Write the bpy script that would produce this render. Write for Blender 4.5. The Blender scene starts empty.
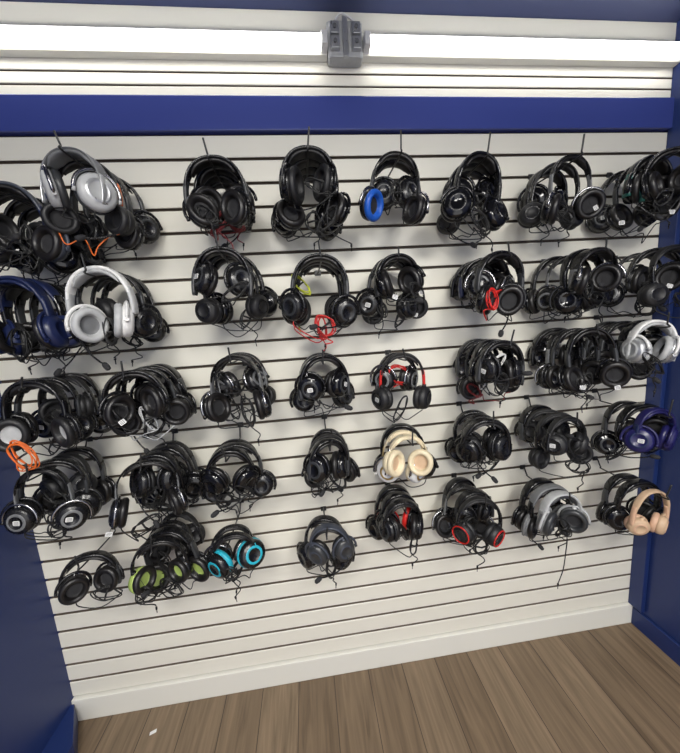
import bpy, math, random
from mathutils import Vector, Matrix, Euler
scene=bpy.context.scene
try: scene.view_settings.view_transform='Standard'
except Exception: pass
sin,cos,pi=math.sin,math.cos,math.pi

# ------------------------------------------------------------------ materials
PAL={ # name:(rgb, rough, metallic)
'black':((.009,.009,.010),.27,0),'matte':((.012,.012,.013),.5,0),'gloss':((.006,.006,.007),.10,0),
'leather':((.010,.009,.009),.38,0),'char':((.035,.037,.04),.36,0),'grey':((.16,.165,.17),.4,0),
'lgrey':((.46,.47,.47),.42,0),'silver':((.48,.49,.50),.3,.6),'white':((.80,.80,.78),.4,0),
'cream':((.74,.64,.44),.45,0),'tan':((.60,.42,.27),.5,0),'peach':((.66,.42,.28),.5,0),
'navy':((.010,.017,.065),.35,0),'indigo':((.014,.013,.085),.32,0),'blue':((.012,.10,.50),.4,0),
'cyan':((.02,.40,.52),.45,0),'lime':((.36,.48,.12),.5,0),'yellow':((.6,.65,.05),.5,0),
'red':((.60,.018,.014),.4,0),'dred':((.20,.010,.012),.4,0),'orange':((.8,.16,.02),.45,0),
'green':((.01,.09,.075),.4,0),'steel':((.35,.35,.36),.25,1),'cable':((.009,.009,.009),.45,0),
'paper':((.8,.8,.78),.6,0),'ink':((.03,.03,.03),.6,0),'gold':((.6,.42,.15),.3,.8),'mesh':((.020,.020,.022),.85,0),
'slate':((.045,.052,.07),.4,0),'wire':((.02,.02,.02),.35,0)}
MC={}
def mat(n):
    if n in MC: return MC[n]
    c,r,m=PAL[n]
    M=bpy.data.materials.new(n); M.use_nodes=True
    nt=M.node_tree; b=nt.nodes['Principled BSDF']
    b.inputs['Metallic'].default_value=m
    tc=nt.nodes.new('ShaderNodeTexCoord'); no=nt.nodes.new('ShaderNodeTexNoise')
    no.inputs['Scale'].default_value=60; nt.links.new(tc.outputs['Object'],no.inputs['Vector'])
    mr=nt.nodes.new('ShaderNodeMapRange'); mr.inputs['To Min'].default_value=max(.05,r-.07); mr.inputs['To Max'].default_value=r+.07
    nt.links.new(no.outputs['Fac'],mr.inputs['Value']); nt.links.new(mr.outputs['Result'],b.inputs['Roughness'])
    mx=nt.nodes.new('ShaderNodeMixRGB'); mx.inputs[1].default_value=(*[x*.85 for x in c],1); mx.inputs[2].default_value=(*[min(1,x*1.12) for x in c],1)
    nt.links.new(no.outputs['Fac'],mx.inputs[0]); nt.links.new(mx.outputs[0],b.inputs['Base Color'])
    MC[n]=M; return M

def paint(name,c1,c2,rough,scale=(3,3,3),bump=0.0,spec=.5):
    M=bpy.data.materials.new(name); M.use_nodes=True; nt=M.node_tree; b=nt.nodes['Principled BSDF']
    tc=nt.nodes.new('ShaderNodeTexCoord'); mp=nt.nodes.new('ShaderNodeMapping'); mp.inputs['Scale'].default_value=scale
    no=nt.nodes.new('ShaderNodeTexNoise'); no.inputs['Detail'].default_value=5; no.inputs['Scale'].default_value=1
    nt.links.new(tc.outputs['Object'],mp.inputs[0]); nt.links.new(mp.outputs[0],no.inputs['Vector'])
    mx=nt.nodes.new('ShaderNodeMixRGB'); mx.inputs[1].default_value=(*c1,1); mx.inputs[2].default_value=(*c2,1)
    nt.links.new(no.outputs['Fac'],mx.inputs[0]); nt.links.new(mx.outputs[0],b.inputs['Base Color'])
    b.inputs['Roughness'].default_value=rough; b.inputs['Specular IOR Level'].default_value=spec
    if bump:
        bp=nt.nodes.new('ShaderNodeBump'); bp.inputs['Strength'].default_value=bump; bp.inputs['Distance'].default_value=.002
        nt.links.new(no.outputs['Fac'],bp.inputs['Height']); nt.links.new(bp.outputs[0],b.inputs['Normal'])
    return M
M_slat=paint('slat_cream',(.76,.74,.645),(.82,.80,.71),.42,(1.5,1.5,14))
M_edge=paint('slat_raw_edge',(.13,.10,.075),(.17,.135,.105),.8,(8,8,8))
M_core=paint('slat_groove_core',(.07,.052,.04),(.10,.08,.06),.8,(8,8,8))
M_white=paint('white_paint',(.76,.75,.68),(.80,.79,.72),.45,(2,2,2))
M_blue=paint('blue_paint',(.010,.024,.105),(.013,.030,.13),.38,(2,2,2),.05)
M_blue2=paint('blue_trim_paint',(.036,.054,.235),(.046,.066,.275),.25,(2,2,2))
M_ceil=paint('ceiling_blue',(.010,.016,.06),(.012,.02,.07),.6,(2,2,2))
def emis(name,c,s):
    M=bpy.data.materials.new(name); M.use_nodes=True; b=M.node_tree.nodes['Principled BSDF']
    b.inputs['Base Color'].default_value=(*c,1); b.inputs['Emission Color'].default_value=(*c,1); b.inputs['Emission Strength'].default_value=s
    return M
M_tube=emis('fluorescent_glow',(1,.98,.94),11.0)
M_panel=emis('ceiling_panel_glow',(1,.97,.92),38.0)

def wood():
    M=bpy.data.materials.new('vinyl_plank'); M.use_nodes=True; nt=M.node_tree; L=nt.links; b=nt.nodes['Principled BSDF']
    tc=nt.nodes.new('ShaderNodeTexCoord'); mp=nt.nodes.new('ShaderNodeMapping'); mp.inputs['Rotation'].default_value=(0,0,pi/2)
    L.new(tc.outputs['Object'],mp.inputs[0])
    br=nt.nodes.new('ShaderNodeTexBrick'); br.offset=.37; br.inputs['Scale'].default_value=1
    br.inputs['Brick Width'].default_value=1.2; br.inputs['Row Height'].default_value=.152; br.inputs['Mortar Size'].default_value=.0016
    br.inputs['Color1'].default_value=(.175,.125,.078,1); br.inputs['Color2'].default_value=(.245,.182,.118,1); br.inputs['Mortar'].default_value=(.06,.042,.028,1)
    L.new(mp.outputs[0],br.inputs['Vector'])
    m2=nt.nodes.new('ShaderNodeMapping'); m2.inputs['Scale'].default_value=(26,1.6,1); L.new(tc.outputs['Object'],m2.inputs[0])
    no=nt.nodes.new('ShaderNodeTexNoise'); no.inputs['Scale'].default_value=1.6; no.inputs['Detail'].default_value=8; no.inputs['Distortion'].default_value=1.2
    L.new(m2.outputs[0],no.inputs['Vector'])
    cr=nt.nodes.new('ShaderNodeValToRGB'); cr.color_ramp.elements[0].position=.3; cr.color_ramp.elements[0].color=(.6,.57,.54,1); cr.color_ramp.elements[1].position=.72; cr.color_ramp.elements[1].color=(1.15,1.12,1.1,1)
    L.new(no.outputs['Fac'],cr.inputs[0])
    mx=nt.nodes.new('ShaderNodeMixRGB'); mx.blend_type='MULTIPLY'; mx.inputs[0].default_value=1
    L.new(br.outputs['Color'],mx.inputs[1]); L.new(cr.outputs[0],mx.inputs[2]); L.new(mx.outputs[0],b.inputs['Base Color'])
    b.inputs['Roughness'].default_value=.5
    return M
M_wood=wood()

# ------------------------------------------------------------------ mesh builder
class MB:
    def __init__(s): s.v=[];s.f=[];s.m=[];s.sm=[];s.mats=[]
    def mi(s,m):
        if m not in s.mats: s.mats.append(m)
        return s.mats.index(m)
    def loft(s,rings,m,cap=True,smooth=True,jm=None):
        n=len(rings[0]); base=len(s.v); k=s.mi(m)
        for r in rings: s.v.extend(r)
        for i in range(len(rings)-1):
            for j in range(n):
                a=base+i*n+j;b=base+i*n+(j+1)%n
                s.f.append((a,b,b+n,a+n));s.m.append(s.mi(jm[j]) if jm else k);s.sm.append(smooth)
        if cap:
            s.f.append(tuple(base+j for j in range(n))[::-1]);s.m.append(k);s.sm.append(False)
            e=base+(len(rings)-1)*n
            s.f.append(tuple(e+j for j in range(n)));s.m.append(k);s.sm.append(False)
    def tube(s,pts,r,m,n=6,flat=None):
        pts=[Vector(p) for p in pts]; rings=[]
        up=None
        for i,p in enumerate(pts):
            t=(pts[min(i+1,len(pts)-1)]-pts[max(i-1,0)])
            if t.length<1e-9: t=Vector((0,0,1))
            t.normalize()
            if up is None:
                up=Vector((0,1,0)) if abs(t.y)<.9 else Vector((1,0,0))
            up=(up-t*up.dot(t))
            if up.length<1e-6: up=t.orthogonal()
            up.normalize(); sd=t.cross(up)
            rr=r[i] if isinstance(r,list) else r
            rings.append([tuple(p+up*(cos(2*pi*k/n)*rr)+sd*(sin(2*pi*k/n)*rr)) for k in range(n)])
        s.loft(rings,m)
    def band(s,path,hy,ht,m,y0=0,n=12):
        rings=[]
        for i,(x,z) in enumerate(path):
            x0,z0=path[max(i-1,0)];x1,z1=path[min(i+1,len(path)-1)]
            tx,tz=x1-x0,z1-z0;l=math.hypot(tx,tz) or 1;nx,nz=-tz/l,tx/l
            h=hy[i] if isinstance(hy,list) else hy; t=ht[i] if isinstance(ht,list) else ht
            rg=[]
            for k in range(n):
                a=2*pi*(k+.5)/n;c,q=cos(a),sin(a)
                yy=h*math.copysign(abs(c)**.6,c);nn=t*math.copysign(abs(q)**.75,q)
                rg.append((x+nx*nn,y0+yy,z+nz*nn))
            rings.append(rg)
        s.loft(rings,m)
    def lathe(s,prof,C,A,T,U,rx,rz,n=26):
        for i in range(len(prof)-1):
            a0,r0,m=prof[i];a1,r1,_=prof[i+1]
            base=len(s.v);k=s.mi(m)
            for a,r in((a0,r0),(a1,r1)):
                for j in range(n):
                    ph=2*pi*j/n
                    s.v.append(tuple(C+A*a+T*(rx*r*cos(ph))+U*(rz*r*sin(ph))))
            for j in range(n):
                b=(j+1)%n
                s.f.append((base+j,base+b,base+n+b,base+n+j));s.m.append(k);s.sm.append(True)
    def box(s,C,X,Y,Z,m):
        C=Vector(C);X=Vector(X);Y=Vector(Y);Z=Vector(Z);q=.8
        prof=[(1,q),(q,1),(-q,1),(-1,q),(-1,-q),(-q,-1),(q,-1),(1,-q)]
        s.loft([[tuple(C+X*a*w+Y*b*w+Z*z) for a,b in prof] for z,w in((-1,.93),(-.93,1),(.93,1),(1,.93))],m,smooth=False)
    def make(s,name,loc=(0,0,0),rot=(0,0,0),parent=None,scale=1,ymax=None):
        if ymax is not None:
            M4=Euler(rot).to_matrix();my=max((M4@(Vector(v)*scale)).y for v in s.v)+loc[1]
            if my>ymax: loc=(loc[0],loc[1]-(my-ymax),loc[2])
        me=bpy.data.meshes.new(name);me.from_pydata([(x*scale,y*scale,z*scale) for x,y,z in s.v],[],s.f)
        for m in s.mats: me.materials.append(mat(m) if isinstance(m,str) else m)
        me.polygons.foreach_set('material_index',s.m);me.polygons.foreach_set('use_smooth',s.sm)
        me.update()
        import bmesh
        bm=bmesh.new();bm.from_mesh(me);bmesh.ops.remove_doubles(bm,verts=bm.verts,dist=1e-5);bmesh.ops.recalc_face_normals(bm,faces=bm.faces);bm.to_mesh(me);bm.free()
        o=bpy.data.objects.new(name,me);scene.collection.objects.link(o)
        o.location=loc;o.rotation_euler=rot
        if parent:o.parent=parent
        return o
def boxobj(name,x0,x1,y0,y1,z0,z1,m,bev=0.0):
    b=MB();k=b.mi(m)
    b.v=[(x,y,z) for x in(x0,x1) for y in(y0,y1) for z in(z0,z1)]
    b.f=[(0,1,3,2),(4,6,7,5),(0,4,5,1),(2,3,7,6),(0,2,6,4),(1,5,7,3)];b.m=[0]*6;b.sm=[False]*6
    o=b.make(name)
    if bev:
        md=o.modifiers.new('bevel','BEVEL');md.width=bev;md.segments=2
    return o
def smoothpts(P,sub=6):
    P=[Vector(p) for p in P];out=[]
    for i in range(len(P)-1):
        p0=P[max(i-1,0)];p1=P[i];p2=P[i+1];p3=P[min(i+2,len(P)-1)]
        for j in range(sub):
            t=j/sub
            out.append(.5*((2*p1)+(p2-p0)*t+(2*p0-5*p1+4*p2-p3)*t*t+(3*p1-p0-3*p2+p3)*t**3))
    out.append(P[-1]);return out

# ------------------------------------------------------------------ room
XL,XR,ZC=-1.052,1.455,2.515
boxobj('floor',XL-.1,XR+.1,-3.6,.06,-.05,0,M_wood)
boxobj('ceiling',XL-.1,XR+.1,-3.6,.06,ZC,ZC+.05,M_ceil)
boxobj('wall_left',XL-.06,XL,-3.6,.06,0,ZC,M_blue)
boxobj('wall_right',XR,XR+.06,-3.6,.06,0,ZC,M_blue)
wb=MB()
def slat(z0,z1,y0=0.0,y1=.0125):
    bv=.0018
    prof=[(y1,z0),(y0+bv,z0),(y0,z0+bv),(y0,z1-bv),(y0+bv,z1),(y1,z1)]
    wb.loft([[(x,y,z) for y,z in prof] for x in(XL,XR)],M_slat,smooth=False,jm=[M_edge,M_slat,M_slat,M_slat,M_edge,M_edge])
P=.0762
z=.100
while z<2.15:
    slat(z+.0048,z+P-.0048);z+=P
zt=z
slat(2.264,2.296);slat(2.301,2.333);slat(2.338,2.42);slat(2.427,ZC)
k=wb.mi(M_core);b0=len(wb.v)
wb.v+=[(x,y,zz) for x in(XL,XR) for y in(.0125,.05) for zz in(0,ZC)]
for f in[(0,1,3,2),(4,6,7,5),(0,4,5,1),(2,3,7,6),(0,2,6,4),(1,5,7,3)]:
    wb.f.append(tuple(i+b0 for i in f));wb.m.append(k);wb.sm.append(False)
wb.make('wall_back')
boxobj('trim_1',XL,XR,-.016,.0125,zt+.002,2.262,M_blue2,.003)
boxobj('baseboard_back',XL,XR,-.014,.0125,0,.101,M_white,.003)
boxobj('baseboard_right',XR-.012,XR,-3.5,-.015,0,.09,M_blue,.003)
b=MB();fp=[(XL,-.014),(XL+.01,-.014),(-.955,-.15),(-.955,-3.5),(XL,-3.5)]
b.loft([[(x,y,zz) for x,y in fp] for zz in(0,.085)],M_blue,smooth=False);b.make('baseboard_left')
boxobj('trim_2',XR-.02,XR,-.06,-.0005,.102,ZC,M_blue,.002)

# ------------------------------------------------------------------ fluorescent fixture
lf=bpy.data.objects.new('fluorescent_light_fixture',None);scene.collection.objects.link(lf)
def part(mb,n): return mb.make(n,parent=lf)
DZ=.018
for i,(xa,xb) in enumerate(((XL+.01,.145),(.262,XR-.01))):
    h=MB()
    prof=[(-.002,2.350),(-.026,2.352),(-.030,2.358),(-.030,2.408),(-.022,2.420),(-.002,2.422)]
    h.loft([[(x,y,zz+DZ) for y,zz in prof] for x in(xa,xb)],M_white,smooth=False);part(h,'housing_%d'%(i+1))
    zz=2.374+DZ
    t=MB();n=16
    t.loft([[(x,-.052+.0145*cos(2*pi*q/n),zz+.0145*sin(2*pi*q/n)) for q in range(n)] for x in(xa+.02,xb-.02)],M_tube);part(t,'tube_%d'%(i+1))
    for xe in(xa,xb-.02):
        t=MB();t.box((xe+.01,-.046,zz),(.010,0,0),(0,.020,0),(0,0,.018),'white');part(t,'lampholder')
c=MB()
c.box((.203,-.024,2.384+DZ),(.056,0,0),(0,.022,0),(0,0,.050),'lgrey')
c.box((.203,-.05,2.384+DZ),(.008,0,0),(0,.006,0),(0,0,.055),'silver')
for sx in(-1,1):
    for zz in(2.364+DZ,2.404+DZ):
        c.box((.203+sx*.034,-.052,zz),(.014,0,0),(0,.010,0),(0,0,.016),'silver')
        c.tube([(.203+sx*.034,-.062,zz),(.203+sx*.034,-.067,zz)],.006,'grey',8)
c.tube(smoothpts([(.17,-.05,2.425+DZ),(.19,-.06,2.440+DZ),(.215,-.055,2.435+DZ),(.235,-.05,2.425+DZ)]),.003,'white',6)
part(c,'connector')

for i,(x,y) in enumerate(((-.35,-1.9),(.75,-1.9),(.2,-2.9))):
    p=bpy.data.objects.new('ceiling_light',None);scene.collection.objects.link(p)
    f=MB();f.box((x,y,ZC-.012),(.31,0,0),(0,.31,0),(0,0,.011),'white');f.make('frame',parent=p)
    f=MB();f.box((x,y,ZC-.026),(.28,0,0),(0,.28,0),(0,0,.003),M_panel);f.make('diffuser',parent=p)

# ------------------------------------------------------------------ headphones
def headphones(S,loc,rot,seed,front=True):
    R=random.Random(seed);b=MB()
    a=S.get('a',.078);hb=S.get('hb',.098);ht=S.get('t',.0045);bw=S.get('bw',.014);R0=S.get('R',.040)
    shell=S.get('shell','black');bandm=S.get('band',shell);pad=S.get('pad','leather');cush=S.get('cush',pad)
    acc=S.get('acc','char');yoke=S.get('yoke',1);inner=S.get('inner','mesh')
    zo=ht+(.010 if cush else 0)
    def arc(t,off=0):
        t=math.radians(t);c,q=cos(t),sin(t)
        return((a+off)*math.copysign(abs(c)**.86,c),zo-hb+(hb+off)*math.copysign(abs(q)**.9,q) if q>0 else zo-hb+hb*q)
    ths=[-14+208*i/44 for i in range(45)]
    path=[arc(t) for t in ths]
    hy=[bw*(.62+.38*max(0,min(1,(min(t,180-t)-8)/22))) for t in ths]
    b.band(path,hy,ht,bandm)
    if cush:
        th2=[38+104*i/26 for i in range(27)]
        b.band([arc(t,-ht-.004) for t in th2],[bw*1.04*(.55+.45*min(1,min(i,26-i)/4)) for i in range(27)],[.0055*(.35+.65*min(1,min(i,26-i)/4)) for i in range(27)],cush)
    for sd in(0,1):
        seg=[t for t in ths if (t<26 if sd==0 else t>154)]
        b.band([arc(t,.0005) for t in seg],bw*.74,ht*1.25,S.get('hinge',acc))
    cx=S.get('cx',a-.004);cz=S.get('cz',-hb-.050)+zo
    yaw=S.get('yaw',60);face=S.get('face',1)
    rx=S.get('rx',.92)
    micside=R.choice([-1,1]) if S.get('mic',R.random()<.32) else 0
    for sd in(-1,1):
        sh,pd,inn,ac_=shell,pad,inner,acc
        if sd==-1 and 'left' in S:
            q=S['left'];sh=q.get('shell',sh);pd=q.get('pad',pd);inn=q.get('inner',inn);ac_=q.get('acc',ac_)
        ya=math.radians(yaw+R.uniform(-16,16));tl=math.radians(R.uniform(-14,14)+S.get('tilt',0))
        C=Vector((sd*cx,R.uniform(-.004,.004),cz+R.uniform(-.007,.007)))
        A=Vector((-sd*cos(ya),-face*sin(ya),0));U=Vector((0,0,1));T=U.cross(A)
        A2=A*cos(tl)+U*sin(tl);U2=U*cos(tl)-A*sin(tl);A,U=A2,U2
        rl=math.radians(R.uniform(-20,20));T,U=T*cos(rl)+U*sin(rl),U*cos(rl)-T*sin(rl)
        D_=S.get('cd',1.0)
        prof=[(-.020*D_,.001,sh),(-.0205*D_,.42,sh),(-.0222*D_,.46,ac_),(-.0222*D_,.60,ac_),(-.0205*D_,.64,sh),(-.0195*D_,.80,sh),(-.0155*D_,.92,sh),(-.008,.985,sh),(-.001,1.0,sh),(.0005,.97,sh),(.001,.90,pd),
              (.0025,.98,pd),(.006,1.045,pd),(.011,1.05,pd),(.0155,1.0,pd),(.0185,.90,pd),(.019,.80,pd),(.017,.68,pd),(.012,.61,pd),(.006,.58,pd),(.0045,.56,inn),(.0055,.3,inn),(.006,.001,inn)]
        b.lathe(prof,C,A,T,U,R0*rx,R0)
        top=C+U*(R0+.006)+A*(-.006)
        e=Vector((arc(-14 if sd>0 else 194)[0],0,arc(-14)[1]))
        if yoke:
            pts=[]
            for q in range(17):
                ph=math.radians(-8+196*q/16)
                pts.append(C+A*(-.007)+T*((R0*rx+.0055)*cos(ph))+U*((R0+.0065)*sin(ph)))
            b.tube(pts,.0042,bandm if yoke==1 else 'steel',8)
            for q in(0,16):
                b.tube([pts[q]-T*(.004 if q==0 else -.004),pts[q]+T*(.003 if q==0 else -.003)],.0055,sh,8)
        mid=(e+top)/2
        if (top-e).length>.004:
            b.tube([e+Vector((0,0,.012)),e,mid,top,top-U*.006],[.0065,.0065,.0055,.006,.006],'steel' if S.get('steelarm') else bandm,8)
        if S.get('ring'):
            pts=[C+A*(-.0205)+T*(R0*rx*.80*cos(2*pi*q/24))+U*(R0*.80*sin(2*pi*q/24)) for q in range(25)]
            b.tube(pts,.0024,S['ring'],6)
        if sd==micside:
            dx_=-sd
            p0=C+A*(-.018)-U*(R0*.35)
            ang=R.uniform(-.9,.5)
            dr=Vector((dx_*cos(ang)*.6,-.45,sin(ang)*.8-.25)).normalized()
            pm=[p0,p0+Vector((0,-.012,-.01)),p0+dr*.045+Vector((0,-.012,-.016)),p0+dr*.085+Vector((0,-.004,-.010)),p0+dr*.11]
            b.tube(smoothpts(pm,5),.0022,'black',6)
            pe=p0+dr*.11;b.tube([pe-dr*.004,pe,pe+dr*.010,pe+dr*.018,pe+dr*.021],[.003,.0065,.0075,.006,.002],'mesh',10)
        if sd==-1: Cl=C
        else: Cr=C
        if R.random()<S.get('sticker',.22 if front else .08):
            if face<0:
                ce=C+A*(-.0228)*D_+T*R.uniform(-.006,.006)
                b.box(ce,T*.008,U*.0065,A*.0006,'paper')
                for k2 in range(3): b.box(ce-A*.0007+U*(.0035-.0035*k2),T*.006,U*.0006,A*.0002,'ink')
            else:
                ce=C+Vector((R.uniform(-.02,.02),-.034,-.02-R.uniform(0,.02)))
                X=Vector((cos(R.uniform(-.6,.6)),.2,sin(R.uniform(-.5,.5)))).normalized();Nn=Vector((0,-1,.1)).normalized();Y=Nn.cross(X).normalized();X=Y.cross(Nn)
                b.box(ce,X*.008,Y*.0065,Nn*.0005,'paper')
                for k2 in range(3): b.box(ce+Nn*.0007+Y*(.0035-.0035*k2),X*.006,Y*.0006,Nn*.0002,'ink')
                b.tube(smoothpts([ce+Y*.0065,ce+Y*.02+Vector((0,.01,0)),top],4),.0006,'cable',4)
    cab=S.get('cable','cable');ck=S.get('ck',R.choice([0,1,1,2,2,2]))
    if ck:
        s0=Cl+Vector((0,0,-R0));x0=R.uniform(-.045,.045)+S.get('kx',0);zc=cz-S.get('kz',R.uniform(.005,.042));y0=-.012-R.uniform(0,.02)
        turns=R.choice([3,4,5]);rx_=R.uniform(.010,.024);rz_=R.uniform(.024,.042);an=R.uniform(-1.2,1.2)
        P2=[s0,s0+Vector((.006,-.004,-.018)),Vector((x0-.02,y0,zc-rz_-.005))]
        for q in range(turns*8):
            t=2*pi*q/8;jx=rx_*(1+R.uniform(-.3,.3));jz=rz_*(1+R.uniform(-.2,.2))
            lx,lz=jx*cos(t-pi/2),jz*sin(t-pi/2)
            P2.append(Vector((x0+lx*cos(an)-lz*sin(an),y0-.0030*q/8+R.uniform(-.002,.002),zc+lx*sin(an)+lz*cos(an))))
        if ck==2 or S.get('dangle'):
            dl=S.get('dangle',R.uniform(.02,.05))
            P2+=[Vector((x0+.01,y0-.006,zc-rz_-dl*.3)),Vector((x0+.016+R.uniform(-.01,.01),y0,zc-rz_-dl*.7)),Vector((x0+.008+R.uniform(-.02,.02)+S.get('dx',0),y0,zc-rz_-dl))]
        b.tube(smoothpts(P2,4),.0017,cab,5)
        if ck==2 or S.get('dangle'):
            e=P2[-1];b.tube([e,e-Vector((0,0,.008)),e-Vector((0,0,.009)),e-Vector((0,0,.02))],[.003,.003,.0014,.0014],'black',6)
        tc_=Vector((x0,y0-.004,zc));dn=Vector((cos(an),0,sin(an)))
        b.tube([tc_-dn*rx_*1.0,tc_+Vector((0,-.008,0)),tc_+dn*rx_*1.0],.0028,'cable',5)
    if R.random()<S.get('drape',.7):
        q0=Cl+Vector((.0,-.01,-R0));q1=Cr+Vector((0,-.01,-R0))
        dz=R.uniform(.005,.045)
        PP=[q0]
        for q in range(1,6):
            f=q/6;PP.append(q0.lerp(q1,f)+Vector((R.uniform(-.012,.012),R.uniform(-.012,.004),-dz*sin(pi*f)+R.uniform(-.014,.026))))
        PP.append(q1)
        b.tube(smoothpts(PP,5),.0016,'cable' if R.random()<.8 else cab,5)
    return b.make('headphones',loc,rot,scale=S.get('scale',1.07),ymax=-.004)

def hook(x,z,L,tip=.04,lean=0):
    b=MB();n=round((z+.004-.1)/P);zs=.1+n*P
    b.box((x,-.0022,zs),(.011,0,0),(0,.0016,0),(0,0,.009),'wire')
    zr=z-.0045
    pts=[(x,-.004,zs),(x,-.014,zs),(x,-.030,zr+(zs-z)*.25),(x,-.05,zr),(x,-L,zr),(x+lean*.2,-L-.008,z+.008),(x+lean,-L-.012,z+tip)]
    b.tube(smoothpts(pts,5),.0026,'wire',8)
    return b.make('slatwall_hook')

B=dict
bk=[B(shell='black',pad='leather',acc='char'),
    B(shell='gloss',pad='leather',acc='black',bw=.016,R=.042,t=.0055),
    B(shell='matte',pad='matte',acc='black',yoke=0,bw=.011,t=.0035,R=.036,rx=1,hb=.100),
    B(shell='black',pad='leather',acc='grey',yoke=2,steelarm=1,bw=.010,t=.0022,cush='leather'),
    B(shell='black',pad='leather',acc='black',bw=.015,R=.043,rx=.85,hinge='char'),
    B(shell='black',pad='matte',acc='gloss',bw=.018,t=.0055,R=.044,rx=.88,cd=1.15),
    B(shell='gloss',pad='leather',acc='char',bw=.017,t=.005,R=.042,rx=.9,cd=1.1)]
def rnd(R,**k):
    s=dict(R.choice(bk));s['a']=R.uniform(.064,.077);s['hb']=R.uniform(.088,.104)
    m=R.random()
    if m<.22: s.update(yaw=R.uniform(5,25),face=R.choice([-1,1]))
    elif m<.42: s.update(yaw=R.uniform(50,80),face=1)
    elif m<.68: s.update(yaw=R.uniform(50,85),face=-1)
    else: s.update(yaw=R.uniform(30,60),face=R.choice([-1,1]),cx=.042,cz=-s['hb']+.006)
    s.update(k);return s
LG=B(shell='lgrey',band='grey',cush='grey',acc='silver',pad='char',inner='mesh')
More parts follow.
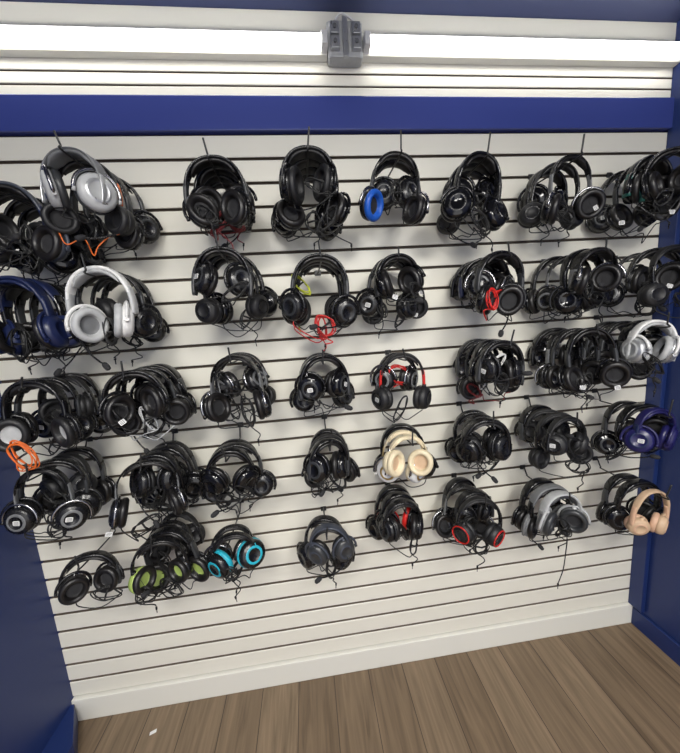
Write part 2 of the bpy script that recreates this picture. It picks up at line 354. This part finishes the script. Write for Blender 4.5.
FR=[
[(-.746,1.924,.21,4,[B(shell='slate',acc='blue',hinge='navy',ring='navy'),B(),B()]),
 (-.551,1.994,.23,4,[B(LG,yaw=50,face=-1,cx=.052,cz=-.090,R=.044,bw=.019,ck=0,mic=0),B(cable='orange',hinge='orange',ck=0),B(),B(ck=2)]),
 (-.215,1.985,.20,4,[B(yaw=55,face=1,cz=-.125),B(cable='dred',ck=2,kx=-.04,kz=.05),B(cable='dred',ck=2),B()]),
 (.048,2.003,.20,4,[B(yaw=20,face=1,ck=2,dangle=.10,dx=.05,kx=.03),B(yaw=60,face=1),B()]),
 (.319,2.010,.17,2,[B(yaw=40,face=1,acc='char',a=.070,left=B(pad='blue')),B(cx=.04,cz=-.085)]),
 (.583,1.998,.17,3,[B(yaw=65,face=-1,R=.044),B()]),
 (.880,1.990,.18,3,[B(yaw=50,face=1,a=.068),B()]),
 (1.20,1.990,.20,4,[B(shell='black',acc='green',ring='green'),B(acc='green'),B()])],
[(-.772,1.691,.22,4,[B(shell='navy',pad='leather',cush='navy',acc='navy',bw=.018),B(shell='navy'),B()]),
 (-.553,1.706,.22,4,[B(shell='white',band='white',cush='lgrey',acc='lgrey',pad='lgrey',inner='grey',yaw=42,face=1,R=.043,bw=.017,mic=0,ck=0,a=.076,hb=.10,cz=-.135),B(yaw=60,face=-1),B()]),
 (-.217,1.749,.20,3,[B(cx=.045,cz=-.085,yaw=50),B(),B(yaw=65)]),
 (.063,1.718,.20,3,[B(cable='red',ck=2,mic=1,dangle=.02,kx=.045,kz=.05),B(cable='red',ck=2,dangle=.03,kx=-.03,kz=.05),B(cable='yellow',ck=1,kx=-.085,kz=-.08)]),
 (.304,1.716,.16,3,[B(yaw=30,face=1,sticker=1,a=.068),B(),B()]),
 (.632,1.700,.21,4,[B(yaw=50,cz=-.13,cable='red',ck=1,kx=-.03,kz=.01),B(cable='red',ck=1,kx=-.04,kz=.04),B(acc='navy'),B()]),
 (.942,1.700,.22,4,[B(yaw=40,cx=.045,cz=-.09,bw=.019),B(),B()]),
 (1.246,1.699,.20,3,[B(),B(),B()])],
[(-.777,1.414,.21,4,[B(inner='lgrey',face=1,yaw=70,cable='orange',ck=1,kx=-.06,kz=.05),B(ck=1),B()]),
 (-.508,1.421,.22,4,[B(cx=.045,cz=-.095,yaw=45),B(cable='lgrey',ck=1,kx=.03,kz=0),B(),B()]),
 (-.226,1.443,.18,3,[B(yaw=25,bw=.018,R=.043),B(cx=.04,cz=-.085)]),
 (.047,1.419,.18,3,[B(cx=.042,cz=-.085,yaw=60,face=-1,sticker=1),B(),B()]),
 (.308,1.409,.18,2,[B(yaw=20,acc='black',hinge='red',a=.066),B(cable='red',ck=1,kx=-.03,kz=-.02,a=.066,mic=0)]),
 (.629,1.426,.22,4,[B(yaw=35,R=.043),B(cable='white',ck=1,kz=-.03,kx=.03),B(cable='dred',ck=1,kx=-.04)]),
 (.952,1.443,.20,4,[B(),B(),B()]),
 (1.18,1.454,.22,4,[B(shell='silver',band='white',cush='lgrey',acc='lgrey',pad='lgrey',yaw=15,face=-1,R=.042,a=.062,mic=0),B(),B()])],
[(-.801,1.175,.22,4,[B(yaw=70,face=-1,sticker=1),B(),B()]),
 (-.507,1.163,.22,4,[B(),B(cx=.04,cz=-.09),B(),B()]),
 (-.270,1.161,.20,3,[B(yaw=50,cx=.045,cz=-.09),B(),B()]),
 (.046,1.160,.20,3,[B(yaw=40,a=.060,cx=.036,cz=-.088),B(a=.062,cx=.04,cz=-.1),B(a=.062)]),
 (.306,1.157,.22,3,[B(shell='cream',band='cream',cush='cream',acc='white',pad='cream',inner='tan',yaw=60,face=1,a=.066,yoke=0,cx=.045,cz=-.09,ck=0,mic=0,drape=0),B(shell='white',band='cream',cush='cream',pad='cream',acc='gold',yaw=60,face=-1,cx=.045,cz=-.125,a=.064,mic=0,cable='white'),B(yaw=60)]),
 (.591,1.174,.20,3,[B(yaw=50,cx=.05,cz=-.10),B(),B()]),
 (.883,1.158,.21,4,[B(yaw=30,tilt=15),B(),B()]),
 (1.191,1.165,.24,3,[B(shell='indigo',band='indigo',cush='indigo',acc='navy',pad='indigo',yaw=50,face=-1,a=.058,R=.042,cx=.045,cz=-.11,mic=0),B(yaw=60),B(yaw=70)])],
[(-.755,.861,.18,1,[B(yaw=55,face=1,hb=.09,shell='matte',band='black',R=.038)]),
 (-.517,.907,.22,4,[B(yaw=50,face=1,a=.072,inner='lime',left=B(shell='lime'),shell='black',pad='leather',cush='leather',cx=.05,cz=-.12),B(inner='lime',face=1,yaw=60),B()]),
 (-.303,.880,.20,2,[B(yaw=45,face=-1,pad='cyan',shell='black',acc='cyan',inner='mesh',cush='leather',cx=.05,ck=2,dangle=.06,a=.07,R=.042),B(a=.068,cx=.04,cz=-.09)]),
 (.014,.851,.18,2,[B(shell='char',band='slate',acc='slate',pad='leather',yaw=65,face=-1,R=.042,a=.066),B(a=.064)]),
 (.283,.920,.20,3,[B(a=.064,yaw=30,cx=.045,cz=-.10,hinge='black'),B(a=.064,pad='red',cush='leather',acc='black',yaw=45),B(a=.064)]),
 (.566,.895,.20,4,[B(ring='red',yaw=50,face=-1,acc='black',hinge='black',cx=.05,cz=-.12),B(cx=.04,cz=-.09),B()]),
 (.872,.880,.21,3,[B(shell='grey',band='lgrey',cush='char',acc='silver',pad='char',yaw=40,face=1,cx=.05,cz=-.10,dangle=.17,ck=2),B(shell='grey',band='grey'),B()]),
 (1.212,.873,.24,3,[B(shell='tan',band='tan',cush=None,acc='peach',pad='peach',inner='tan',yaw=60,face=-1,a=.062,cx=.035,cz=-.125,ck=0,mic=0,drape=0,bw=.011,R=.034,yoke=0,sticker=0),B(yaw=65),B()])]]
dzr=[-.017,-.018,-.020,-.033,-.040]
sd=100
for ri,row in enumerate(FR):
    for (x,z,dep,n,ov) in row:
        R=random.Random(sd);sd+=17
        z+=dzr[ri]
        pitch=min(.050,(dep-.058)/max(1,n-1)) if n>1 else 0
        hook(x,z,dep+.03,R.uniform(.03,.06),R.uniform(-.012,.012))
        for i in range(n):
            o=ov[i] if i<len(ov) else {}
            dd=dep-i*pitch
            s=rnd(R);s.update(o)
            if i>0 and 'yaw' not in o and s['yaw']<40: s['yaw']=60
            headphones(s,(x,-dd,z),(R.uniform(-.08,.08),R.uniform(-.15,.15),R.uniform(-.25,.25)-x*.15),sd+i*3,i==0)

b=MB();b.loft([[(-.012,-.004,0),(.011,-.006,0),(.013,.004,.001),(-.010,.006,.0005)],[(-.012,-.004,.001),(.011,-.006,.002),(.013,.004,.003),(-.010,.006,.0015)]],'paper',smooth=False)
b.make('paper_scrap',(-.715,-.10,.0005),(0,0,.4))

# ------------------------------------------------------------------ world + camera
w=bpy.data.worlds.new('world');scene.world=w;w.use_nodes=True
w.node_tree.nodes['Background'].inputs[0].default_value=(.98,.98,1,1);w.node_tree.nodes['Background'].inputs[1].default_value=1.8
cam=bpy.data.cameras.new('camera');co=bpy.data.objects.new('camera',cam);scene.collection.objects.link(co)
Xi=Vector((.9916,-.110,-.0675)).normalized()
Zi=Vector((.0987,.983,-.1531));Zi=(Zi-Xi*Zi.dot(Xi)).normalized()
Yu=(-Zi).cross(Xi)
m=Matrix((Xi,Yu,-Zi)).transposed().to_4x4();m.translation=Vector((0,-1.174,1.5));co.matrix_world=m
cam.sensor_fit='HORIZONTAL';cam.sensor_width=36;cam.lens=313*36/680;cam.clip_start=.02
scene.camera=co
